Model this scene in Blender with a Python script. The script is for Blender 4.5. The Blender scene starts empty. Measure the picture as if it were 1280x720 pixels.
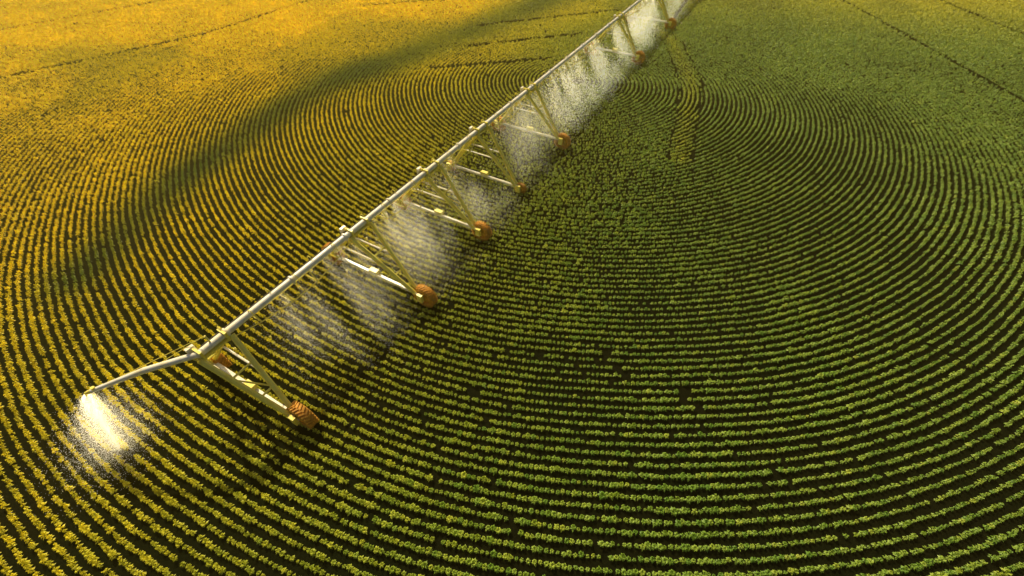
import bpy, bmesh, math, random
import numpy as np
from mathutils import Vector, Matrix, Quaternion
random.seed(4); rng=np.random.default_rng(7)
scene=bpy.context.scene
col=scene.collection

# ------------------------------------------------------------------ camera
H=17.0; TH=math.radians(48)
cam=bpy.data.cameras.new("camera"); camo=bpy.data.objects.new("camera",cam); col.objects.link(camo)
camo.location=(0,0,H); camo.rotation_euler=(math.radians(90)-TH,0,0)
cam.sensor_width=36; cam.lens=530/1280*36; cam.clip_end=6000; cam.clip_start=0.1
scene.camera=camo

# ------------------------------------------------------------------ light
SUN_EL=math.radians(46); SD=Vector((-0.48,0.88,0)).normalized()
sun_dir=Vector((SD.x*math.cos(SUN_EL),SD.y*math.cos(SUN_EL),math.sin(SUN_EL)))
sl=bpy.data.lights.new("sun","SUN"); sl.energy=5.0; sl.angle=math.radians(0.6); sl.color=(1.0,0.84,0.48)
so=bpy.data.objects.new("sun",sl); col.objects.link(so)
so.rotation_euler=sun_dir.to_track_quat('Z','Y').to_euler(); so.location=(-60,45,40)
w=bpy.data.worlds.new("World"); scene.world=w; w.use_nodes=True
nt=w.node_tree; bg=nt.nodes["Background"]
sky=nt.nodes.new("ShaderNodeTexSky"); sky.sky_type='NISHITA'; sky.sun_disc=False
sky.sun_elevation=SUN_EL; sky.sun_rotation=math.atan2(SD.x,SD.y); sky.dust_density=6
nt.links.new(sky.outputs[0],bg.inputs[0]); bg.inputs[1].default_value=0.05

# ------------------------------------------------------------------ helpers
class NB:
    def __init__(s,name):
        s.m=bpy.data.materials.new(name); s.m.use_nodes=True; s.t=s.m.node_tree
        s.t.nodes.clear(); s.out=s.n("ShaderNodeOutputMaterial")
    def n(s,t,**k):
        x=s.t.nodes.new(t)
        for a,b in k.items(): setattr(x,a,b)
        return x
    def l(s,a,b): s.t.links.new(a,b)
    def math(s,op,a,b=None,c=None,clamp=False):
        x=s.n("ShaderNodeMath",operation=op); x.use_clamp=clamp
        for i,v in enumerate((a,b,c)):
            if v is None: continue
            if isinstance(v,(int,float)): x.inputs[i].default_value=v
            else: s.l(v,x.inputs[i])
        return x.outputs[0]
    def mix(s,f,a,b):
        x=s.n("ShaderNodeMix",data_type='RGBA')
        for i,v in ((0,f),(6,a),(7,b)):
            if isinstance(v,(int,float)): x.inputs[i].default_value=v
            elif isinstance(v,tuple): x.inputs[i].default_value=v+(1,)
            else: s.l(v,x.inputs[i])
        return x.outputs[2]
    def noise(s,vec,scale,det=3,rough=.5):
        x=s.n("ShaderNodeTexNoise"); x.inputs["Scale"].default_value=scale
        x.inputs["Detail"].default_value=det; x.inputs["Roughness"].default_value=rough
        if vec is not None: s.l(vec,x.inputs["Vector"])
        return x.outputs[0]
    def ramp(s,f,lo,hi):
        x=s.n("ShaderNodeMapRange"); x.inputs[1].default_value=lo; x.inputs[2].default_value=hi
        s.l(f,x.inputs[0]); return x.outputs[0]

# ring centre of the field
CX,CY=6.3,41.8; ROW=0.39; STEP=0.20

# ------------------------------------------------------------------ materials
def leaf_mat():
    b=NB("crop_leaf")
    a=b.n("ShaderNodeAttribute",attribute_type='INSTANCER',attribute_name="sun_gold")
    l=b.n("ShaderNodeAttribute",attribute_type='INSTANCER',attribute_name="lush")
    oi=b.n("ShaderNodeObjectInfo")
    green=b.mix(oi.outputs["Random"],(0.11,0.20,0.020),(0.26,0.34,0.050))
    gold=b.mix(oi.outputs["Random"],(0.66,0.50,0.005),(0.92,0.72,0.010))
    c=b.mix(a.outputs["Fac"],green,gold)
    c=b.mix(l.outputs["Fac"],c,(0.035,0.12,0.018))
    p=b.n("ShaderNodeBsdfPrincipled"); b.l(c,p.inputs["Base Color"]); p.inputs["Roughness"].default_value=.5
    p.inputs["Specular IOR Level"].default_value=.25
    t=b.n("ShaderNodeBsdfTranslucent"); b.l(b.mix(.55,(0,0,0),b.mix(.25,c,(0.85,0.80,0.02))),t.inputs[0])
    m=b.n("ShaderNodeAddShader")
    b.l(p.outputs[0],m.inputs[0]); b.l(t.outputs[0],m.inputs[1]); b.l(m.outputs[0],b.out.inputs[0])
    return b.m
def soil_mat():
    b=NB("field_soil"); geo=b.n("ShaderNodeNewGeometry"); P=geo.outputs["Position"]
    n1=b.noise(P,0.15,4); n2=b.noise(P,5.0,6,.65)
    c=b.mix(n2,(0.002,0.003,0.001),(0.012,0.012,0.004))
    c=b.mix(b.math('MULTIPLY',b.ramp(n1,.45,.7),.5),c,(0.004,0.009,0.002))
    sub=b.n("ShaderNodeVectorMath",operation='DISTANCE'); b.l(P,sub.inputs[0]); sub.inputs[1].default_value=(CX,CY,0)
    rad=sub.outputs["Value"]
    ph=b.math('SINE',b.math('MULTIPLY',rad,2*math.pi/ROW))
    can=b.mix(b.ramp(ph,-.4,.5),(0.02,0.022,0.006),(0.45,0.40,0.03))
    far=b.ramp(rad,98,104)
    c=b.mix(far,c,can)
    p=b.n("ShaderNodeBsdfPrincipled"); b.l(c,p.inputs["Base Color"]); p.inputs["Roughness"].default_value=.95
    p.inputs["Specular IOR Level"].default_value=.03
    bm=b.n("ShaderNodeBump"); bm.inputs["Strength"].default_value=.8; bm.inputs["Distance"].default_value=.08
    b.l(n2,bm.inputs["Height"]); b.l(bm.outputs[0],p.inputs["Normal"])
    b.l(p.outputs[0],b.out.inputs[0]); return b.m
def metal_mat(name,c1,c2,metal,rough,sc=3):
    b=NB(name); tc=b.n("ShaderNodeTexCoord")
    n=b.noise(tc.outputs["Object"],sc,5,.65)
    c=b.mix(b.ramp(n,.42,.72),c1,c2)
    p=b.n("ShaderNodeBsdfPrincipled"); b.l(c,p.inputs["Base Color"]); p.inputs["Metallic"].default_value=metal
    b.l(b.math('MULTIPLY_ADD',n,.3,rough-.15),p.inputs["Roughness"])
    b.l(p.outputs[0],b.out.inputs[0]); return b.m
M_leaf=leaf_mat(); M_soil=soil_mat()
M_galv=metal_mat("galvanised_steel",(0.97,0.93,0.80),(0.90,0.76,0.42),.0,.30)
M_gold=metal_mat("yellow_steel",(1.0,0.88,0.16),(0.97,0.74,0.07),.0,.35)  # yellow base colour with deeper gold blotches
M_tyre=metal_mat("muddy_tyre",(0.72,0.34,0.03),(0.34,0.15,0.02),0,.75,4)
M_hub=metal_mat("wheel_hub",(0.95,0.62,0.07),(0.6,0.30,0.04),.1,.45,6)
M_hose=metal_mat("drop_hose",(0.05,0.05,0.045),(0.12,0.10,0.06),0,.6)

# ------------------------------------------------------------------ ground
bm=bmesh.new(); S=3000
bmesh.ops.create_grid(bm,x_segments=60,y_segments=60,size=S)
me=bpy.data.meshes.new("ground"); bm.to_mesh(me); bm.free()
g=bpy.data.objects.new("ground",me); col.objects.link(g); me.materials.append(M_soil)

# ------------------------------------------------------------------ crop plants
def plant(seed):
    r=random.Random(seed); V=[];F=[]
    for i in range(15):
        az=i*2.399+r.uniform(-.4,.4); t=i/14
        L=r.uniform(.085,.118)*(1-.3*t); rise=.04+.10*t+r.uniform(0,.03); up=r.uniform(.02,.055)*(.5+t); wd=r.uniform(.023,.034)
        d=Vector((math.cos(az),math.sin(az),0)); s=Vector((-d.y,d.x,0)); tw=r.uniform(-.4,.4)
        s=(s+Vector((0,0,tw))).normalized()
        b0=Vector((0,0,rise))+d*.01; m=b0+d*L*.5+Vector((0,0,up)); e=b0+d*L+Vector((0,0,up*.4-.015))
        k=len(V); V+= [b0,m+s*wd,m-s*wd,e]
        F+= [(k,k+1,k+2),(k+1,k+3,k+2)]
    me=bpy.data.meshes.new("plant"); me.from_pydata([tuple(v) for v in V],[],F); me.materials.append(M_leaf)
    return bpy.data.objects.new("crop_plant_leaves",me)
pc=bpy.data.collections.new("crop_plants")
for i in range(8): pc.objects.link(plant(i))

def vnoise(x,y,sc,seed):
    r=np.random.default_rng(seed); T=r.random((256,256)); x=x/sc+100.3; y=y/sc+57.7
    xi=np.floor(x).astype(int); yi=np.floor(y).astype(int); fx=x-xi; fy=y-yi
    fx=fx*fx*(3-2*fx); fy=fy*fy*(3-2*fy); g=lambda a,b:T[a%256,b%256]
    return (g(xi,yi)*(1-fx)+g(xi+1,yi)*fx)*(1-fy)+(g(xi,yi+1)*(1-fx)+g(xi+1,yi+1)*fx)*fy
def sstep(x,a,b):
    t=np.clip((x-a)/(b-a),0,1); return t*t*(3-2*t)
def segdist(x,y,pts):
    d=np.full(x.shape,1e9)
    for (ax,ay),(bx,by) in zip(pts[:-1],pts[1:]):
        vx,vy=bx-ax,by-ay; t=np.clip(((x-ax)*vx+(y-ay)*vy)/(vx*vx+vy*vy),0,1)
        d=np.minimum(d,np.hypot(x-ax-t*vx,y-ay-t*vy))
    return d
X=[];Y=[];A=[];K=[]
for k in range(1,275):
    r=k*ROW; n=max(4,int(2*math.pi*r/STEP)); a=(np.arange(n)+rng.random())*2*math.pi/n
    X.append(CX+r*np.cos(a)); Y.append(CY+r*np.sin(a)); A.append(a); K.append(np.full(n,k))
X=np.concatenate(X);Y=np.concatenate(Y);A=np.concatenate(A);K=np.concatenate(K)
ok=(Y>-4)&(Y<108)&(np.abs(X)<1.34*(0.669*Y+12.6)+4)
X,Y,A,K=X[ok],Y[ok],A[ok],K[ok]
R=K*ROW
wob=(vnoise(X,Y,8,1)-.5)*.26+(vnoise(X,Y,2.2,2)-.5)*.05
X=X+np.cos(A)*wob; Y=Y+np.sin(A)*wob
ch=np.exp(-(((X-3.5)/7)**2+((Y-27)/8)**2)*1.1)
j=.011+.062*ch
X=X+rng.normal(0,1,X.size)*j; Y=Y+rng.normal(0,1,X.size)*j
keep=np.ones(X.size,bool)
keep&=rng.random(X.size)>.015
pn=vnoise(X,Y,1.3,5)*.4+vnoise(X,Y,.45,6)*.6
gap=np.exp(-(((X-7.5)/2.0)**2+((Y-8.3)/1.4)**2))+.7*np.exp(-(((X-5)/4)**2+((Y-12)/3)**2))+.5*ch
keep&=~((pn>.92-.19*gap))
d1=np.minimum(segdist(X,Y,[(45.5,20),(45.5,140)]),segdist(X,Y,[(60,30),(57,140)]))
d2=segdist(X,Y,[(-75,28),(-49.5,42.4),(-36,54.6),(-24,75),(-15,110)])
d3=segdist(X,Y,[(-90,40),(-62,55),(-46,70),(-36,100)])
d4=segdist(X,Y,[(-8,45),(4,47.5)]); d5=segdist(X,Y,[(-5,51),(8,55)]); d6=segdist(X,Y,[(-4,58),(14,64)])
d7=segdist(X,Y,[(11.5,28),(16,41),(17,52),(15,62)]); d8=segdist(X,Y,[(13.3,28),(18,41),(19,52),(17,62)])
rnd=.09*rng.normal(0,1,X.size)
keep&=(np.minimum(np.minimum(d1,d2),d3)+rnd>.25)&(np.minimum(np.minimum(d4,d5),d6)+rnd>.28)&(np.minimum(d7,d8)+rnd>.09)
d9=segdist(X,Y,[(20,60),(34,90),(40,125)]); d10=segdist(X,Y,[(-20,66),(10,74),(45,76)])
keep&=(d9>.25)&(d10>.25)
keep&=(np.hypot(X-CX,Y-CY)>.7)
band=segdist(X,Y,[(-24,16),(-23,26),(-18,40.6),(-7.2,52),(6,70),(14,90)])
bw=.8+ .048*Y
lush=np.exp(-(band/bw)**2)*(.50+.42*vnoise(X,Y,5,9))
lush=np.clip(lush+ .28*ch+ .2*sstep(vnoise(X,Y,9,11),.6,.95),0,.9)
sun_gold=sstep(-X*0.024+Y*0.008+.16*(vnoise(X,Y,12,13)-.5)+.04,-0.04,0.86)  # golden sun glow from the upper left put into the crop colour
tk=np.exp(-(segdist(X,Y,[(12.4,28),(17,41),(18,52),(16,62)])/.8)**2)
sun_gold=np.clip(sun_gold+.30*sstep(Y,50,75)+.30*sstep(X,25,60)*sstep(Y,40,70)+.25*tk+.05*rng.normal(0,1,X.size),0,1)  # more gold in the distance and far right, along the tracks and at random
sc=(1.0+.16*rng.normal(0,1,X.size))*(.86+.32*vnoise(X,Y,4,15)+.10*ch)
sc*=1+.35*sstep(Y,30,60)
sc=np.clip(sc,.45,1.7)
X,Y,lush,sun_gold,sc=[q[keep] for q in (X,Y,lush,sun_gold,sc)]
print("plants",X.size)
def point_mesh(name,co,attrs):
    me=bpy.data.meshes.new(name); me.vertices.add(len(co)); me.vertices.foreach_set("co",np.ascontiguousarray(co,dtype=np.float32).ravel())
    for nm,arr in attrs:
        at_=me.attributes.new(nm,'FLOAT','POINT'); at_.data.foreach_set("value",arr.astype(np.float32))
    o=bpy.data.objects.new(name,me); col.objects.link(o); return o
crop=point_mesh("crop_rows",np.stack([X,Y,np.zeros_like(X)],1),(("sun_gold",sun_gold),("lush",lush),("psc",sc)))
def scatter_group(name,coll):
    ng=bpy.data.node_groups.new(name,"GeometryNodeTree")
    ng.interface.new_socket("Geometry",in_out='INPUT',socket_type='NodeSocketGeometry')
    ng.interface.new_socket("Geometry",in_out='OUTPUT',socket_type='NodeSocketGeometry')
    gi=ng.nodes.new("NodeGroupInput"); go=ng.nodes.new("NodeGroupOutput")
    ci=ng.nodes.new("GeometryNodeCollectionInfo"); ci.inputs["Collection"].default_value=coll
    ci.inputs["Separate Children"].default_value=True; ci.inputs["Reset Children"].default_value=True
    ip=ng.nodes.new("GeometryNodeInstanceOnPoints"); ip.inputs["Pick Instance"].default_value=True
    rv=ng.nodes.new("FunctionNodeRandomValue"); rv.data_type='FLOAT_VECTOR'
    rv.inputs[0].default_value=(-.15,-.15,0); rv.inputs[1].default_value=(.15,.15,6.283)
    na=ng.nodes.new("GeometryNodeInputNamedAttribute"); na.data_type='FLOAT'; na.inputs["Name"].default_value="psc"
    L=ng.links.new
    L(gi.outputs[0],ip.inputs["Points"]); L(ci.outputs[0],ip.inputs["Instance"]); L(rv.outputs[0],ip.inputs["Rotation"])
    L(na.outputs[0],ip.inputs["Scale"]); L(ip.outputs[0],go.inputs[0])
    return ng
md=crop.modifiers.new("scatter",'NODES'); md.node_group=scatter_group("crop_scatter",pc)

# ------------------------------------------------------------------ irrigation machine
root=bpy.data.objects.new("center_pivot_irrigation_machine",None); col.objects.link(root)
def finish(bm,name,mat,smooth=True):
    me=bpy.data.meshes.new(name); bm.to_mesh(me); bm.free()
    if smooth:
        for p in me.polygons: p.use_smooth=True
    me.materials.append(mat); o=bpy.data.objects.new(name,me); o.parent=root; col.objects.link(o)
    if smooth:
        m=o.modifiers.new("es",'EDGE_SPLIT'); m.split_angle=math.radians(40)
    return o
def cyl(bm,a,b,r,seg=10,r2=None):
    a=Vector(a);b=Vector(b); d=b-a
    mt=Matrix.Translation((a+b)/2)@d.to_track_quat('Z','Y').to_matrix().to_4x4()
    bmesh.ops.create_cone(bm,cap_ends=True,segments=seg,radius1=r,radius2=r if r2 is None else r2,depth=d.length,matrix=mt)
def box(bm,c,sx,sy,sz,rot):
    bmesh.ops.create_cube(bm,size=1,matrix=Matrix.Translation(c)@rot.to_4x4()@Matrix.Diagonal((sx,sy,sz,1)))
D=Vector((.49,.8717,0)).normalized(); P=Vector((D.y,-D.x,0)); Zv=Vector((0,0,1))
O=Vector((-11.07,8.93,0)); HP=4.0
def at(s,p=0,z=0): return O+D*s+P*p+Zv*z
frame=Matrix((D,P,Zv)).transposed()
towers=[(0,2.75,1),(7.65,3.2,1),(13.4,3.0,.95),(18.6,2.8,.6),(25.2,2.8,.95),(44,2.6,1),(56,2.6,1),(70,2.6,1),(85,2.6,1)]
bp=bmesh.new(); cyl(bp,at(-.5,0,HP),at(100,0,HP),.14,20)
for s in np.arange(.6,100,3.1): cyl(bp,at(s-.035,0,HP),at(s+.035,0,HP),.20,20)
finish(bp,"main_pipe",M_galv)
bt=bmesh.new(); bh=bmesh.new(); bn=bmesh.new()
ss=[t[0] for t in towers]+[100]
for a,b in zip(ss[:-1],ss[1:]):
    Ls=b-a; n=max(3,int(round(Ls/1.5))); prev=None
    for i in range(n+1):
        t=i/n; s=a+.35+(Ls-.7)*t; sag=.20+ .42*math.sin(math.pi*t); wd=.12+.30*math.sin(math.pi*t)
        cur=(at(s,wd,HP-sag),at(s,-wd,HP-sag))
        if 0<i<n:
            for c in cur: cyl(bt,at(s,0,HP-.1),c,.03,6)
            cyl(bt,cur[0],cur[1],.02,6)
        if prev:
            for p,c in zip(prev,cur): cyl(bt,p,c,.024,6)
        else:
            for c in cur: cyl(bt,at(s-.25,0,HP-.05),c,.024,6)
        prev=cur
    k=max(3,int(Ls/1.0))
    for i in range(k):
        s=a+Ls*(i+.5)/k; sg=1 if i%2 else -1
        q=[at(s,0,HP+.12),at(s,.08*sg,HP+.26),at(s,.22*sg,HP+.28),at(s,.32*sg,HP+.16),at(s,.34*sg,HP-.1)]
        for u,v in zip(q[:-1],q[1:]): cyl(bn,u,v,.018,6)
        cyl(bh,q[-1],at(s,.38*sg,2.7),.014,6); cyl(bn,at(s,.38*sg,2.75),at(s,.38*sg,2.6),.045,8,.03)
finish(bt,"truss_rods",M_gold); finish(bh,"drop_hoses",M_hose); finish(bn,"sprinkler_goosenecks",M_gold)
bc=bmesh.new(); cyl(bc,at(-.3,-.17,HP+.06),at(100,-.17,HP+.06),.03,6); finish(bc,"control_cable",M_hose)

def wheel(bt_,bh_,c,r):
    w=.42*r/.55; q=D.to_track_quat('Z','Y').to_matrix().to_4x4()
    prof=[(.62,-.42),(.86,-.5),(.97,-.38),(1.0,0),(.97,.38),(.86,.5),(.62,.42)]
    N=28; rings=[]
    mt=Matrix.Translation(c)@q
    for i in range(N):
        a=2*math.pi*i/N
        rings.append([bt_.verts.new(mt@Vector((r*p[0]*math.cos(a),r*p[0]*math.sin(a),w*p[1]))) for p in prof])
    for i in range(N):
        A_,B_=rings[i],rings[(i+1)%N]
        for k in range(len(prof)):
            k2=(k+1)%len(prof); bt_.faces.new((A_[k],A_[k2],B_[k2],B_[k]))
    for i in range(26):
        a=2*math.pi*i/26
        for sd in (-1,1):
            mm=mt@Matrix.Rotation(a+sd*.05,4,'Z')@Matrix.Translation((r*.985,0,sd*w*.23))@Matrix.Rotation(sd*.5,4,'X')@Matrix.Diagonal((.07*r/.55,.05,w*.5,1))
            bmesh.ops.create_cube(bt_,size=1,matrix=mm)
    for rr,dz in ((.63,.10),(.25,.40)):
        bmesh.ops.create_cone(bh_,cap_ends=True,segments=20,radius1=r*rr,radius2=r*rr*.9,depth=dz,matrix=mt)
for s,hb,wr in towers:
    r=.62*wr; zb=r+.22
    bg_=bmesh.new(); bb=bmesh.new(); bw_=bmesh.new(); bhb=bmesh.new()
    box(bg_,at(s,0,HP-.20),1.3,.34,.10,frame); box(bg_,at(s+.5,0,HP-.02),.09,.44,.44,frame); box(bg_,at(s-.5,0,HP-.02),.09,.44,.44,frame)
    k=.11
    for sp in (-1,1):
        e=hb*.90
        for sd in (-1,1):
            top=at(s+sd*.66,sp*.14,HP-.12); bot=at(s+sd*.10,sp*e,zb+.08)
            cyl(bg_,top,bot,k,8)
        for t in (.33,.66):
            a=at(s-.66,sp*.14,HP-.12).lerp(at(s-.10,sp*e,zb+.08),t); b=at(s+.66,sp*.14,HP-.12).lerp(at(s+.10,sp*e,zb+.08),t)
            cyl(bg_,a,b,.045,6)
        a=at(s-.66,sp*.14,HP-.12).lerp(at(s-.10,sp*e,zb+.08),.33); b=at(s+.66,sp*.14,HP-.12).lerp(at(s+.10,sp*e,zb+.08),.66)
        cyl(bg_,a,b,.035,6)
    for sd in (-1,1):
        a=at(s+sd*.66,.14,HP-.12).lerp(at(s+sd*.1,hb*.9,zb+.08),.45); b=at(s+sd*.66,-.14,HP-.12).lerp(at(s+sd*.1,-hb*.9,zb+.08),.45)
        cyl(bb,a,b,.05,8)
    box(bb,at(s,0,zb),.15,2*hb-.3,.13,frame)
    for sp in (-1,1):
        c=at(s,sp*hb,r)
        box(bg_,at(s-.16,sp*(hb-.02),(r+zb)/2+.06),.16,.30,zb-r+.26,frame)
        off=D*.20
        wheel(bw_,bhb,c+off,r)
        cyl(bb,c-D*.2,c+off,.06,8)
    box(bg_,at(s,.1,zb+.2),.26,.5,.24,frame); cyl(bb,at(s-.13,-hb+.2,zb+.16),at(s-.13,hb-.2,zb+.16),.025,6)
    box(bb,at(s-.55,-.34,HP+.05),.30,.14,.36,frame)
    finish(bg_,"tower_legs",M_gold); finish(bb,"tower_base_beam",M_galv); finish(bw_,"tyres",M_tyre); finish(bhb,"wheel_hubs",M_hub)
J=at(-.5,0,HP); E=Vector((-15.1,7.45,3.2)); mid=J.lerp(E,.5)+Zv*.12
bo=bmesh.new()
cyl(bo,J,mid,.125,16,.115); cyl(bo,mid,E,.115,16,.08)
bmesh.ops.create_uvsphere(bo,u_segments=16,v_segments=10,radius=.16,matrix=Matrix.Translation(J))
finish(bo,"overhang_boom",M_galv)
bo=bmesh.new(); mast=at(.0,0,HP+.5)
cyl(bo,at(0,0,HP),mast,.035,8)
for t in (.45,.9): cyl(bo,mast,J.lerp(E,t)+Zv*.08,.012,6)
gd=(E-J).normalized()
cyl(bo,E,E+gd*.25-Zv*.02,.09,12,.06); cyl(bo,E+gd*.2,E+gd*.36-Zv*.2,.05,10,.03)
cyl(bo,E-gd*.12,E-gd*.12+Zv*.16,.07,10)
finish(bo,"end_gun_and_stays",M_gold)

# ------------------------------------------------------------------ water spray: real droplets
b=NB("water_droplet")
df=b.n("ShaderNodeBsdfDiffuse"); df.inputs[0].default_value=(.78,.77,.74,1)
tr=b.n("ShaderNodeBsdfTranslucent"); tr.inputs[0].default_value=(.78,.77,.74,1)
m1=b.n("ShaderNodeAddShader"); b.l(df.outputs[0],m1.inputs[0]); b.l(tr.outputs[0],m1.inputs[1])
b.l(m1.outputs[0],b.out.inputs[0])
bm=bmesh.new(); bmesh.ops.create_icosphere(bm,subdivisions=1,radius=.01)
me=bpy.data.meshes.new("droplet"); bm.to_mesh(me); bm.free(); me.materials.append(b.m)
for p in me.polygons: p.use_smooth=True
dc=bpy.data.collections.new("droplets"); dc.objects.link(bpy.data.objects.new("water_droplet",me))
ngd=scatter_group("droplet_scatter",dc)
Dn=np.array(D);Pn=np.array(P);On=np.array(O)
def spray(s0,s1,per_m,drift=.70,fmax=3.75,scale=.5,seed=0,wid=.21,lo=.30,hi=.76,e=1.2):
    r=np.random.default_rng(seed+100); n=int((s1-s0)*per_m)
    ns=r.choice(np.arange(s0,s1,.8),n)+r.normal(0,.10,n)
    f=fmax*r.random(n)**.8
    s=ns+r.normal(0,1,n)*(.05+.15*f)-.22*f
    p=drift*f+r.normal(0,1,n)*(.08+wid*f)
    gu=vnoise(s*1.0,p*.55,1.3,seed+3)*.6+vnoise(s,p*.4+7,.45,seed+4)*.4
    edge=np.minimum(sstep(s,s0-.6,s0+e),1-sstep(s,s1-e,s1+.6))
    fade=1-.65*sstep(f,1.5,3.7)
    k=(r.random(n)<sstep(gu,lo,hi)*edge*fade)&(3.9-f>.03)
    s,p,f=s[k],p[k],f[k]
    co=On[None,:]+Dn[None,:]*s[:,None]+Pn[None,:]*p[:,None]; co[:,2]=3.85-f
    o=point_mesh("water_spray",co,(("psc",scale*(.6+.8*r.random(len(s)))),))
    o.modifiers.new("scatter",'NODES').node_group=ngd
spray(1.5,7.8,28000,seed=1,e=2)
spray(7.8,13.6,25000,seed=2)
spray(13.6,18.8,22000,seed=3)
spray(18.8,27,20000,seed=4)
spray(27,72,5000,drift=.66,scale=1.2,seed=5,wid=.12,lo=.22)
r=np.random.default_rng(55); n=60000
f=3.1*r.random(n)**1.25; th=r.random(n)*6.283; rr=np.abs(r.normal(0,1,n))*(.05+.33*f)
bx=np.array(E+gd*.34-Zv*.15); gdn=np.array(gd)
co=np.zeros((n,3)); co[:,0]=bx[0]+rr*np.cos(th)+gdn[0]*.1*f; co[:,1]=bx[1]+rr*np.sin(th)+gdn[1]*.1*f-.25*f; co[:,2]=bx[2]-f+rr*.25
kk=(co[:,2]>.03)&(r.random(n)<.35+.65*vnoise(co[:,0],co[:,1],.5,77))
co=co[kk]
o=point_mesh("end_gun_spray",co,(("psc",.3+.5*r.random(len(co))),)); o.modifiers.new("scatter",'NODES').node_group=ngd

# ------------------------------------------------------------------ warm evening haze lying over the field
b=NB("evening_haze"); vs=b.n("ShaderNodeVolumeScatter"); vs.inputs["Color"].default_value=(1,.78,.15,1)
vs.inputs["Density"].default_value=.009; vs.inputs["Anisotropy"].default_value=.76; b.l(vs.outputs[0],b.out.inputs["Volume"])
bm=bmesh.new(); bmesh.ops.create_cube(bm,size=1,matrix=Matrix.Translation((0,60,4.6))@Matrix.Diagonal((420,360,9,1)))
me=bpy.data.meshes.new("haze"); bm.to_mesh(me); bm.free(); me.materials.append(b.m)
o=bpy.data.objects.new("haze",me); col.objects.link(o)
scene.view_settings.view_transform='Standard'
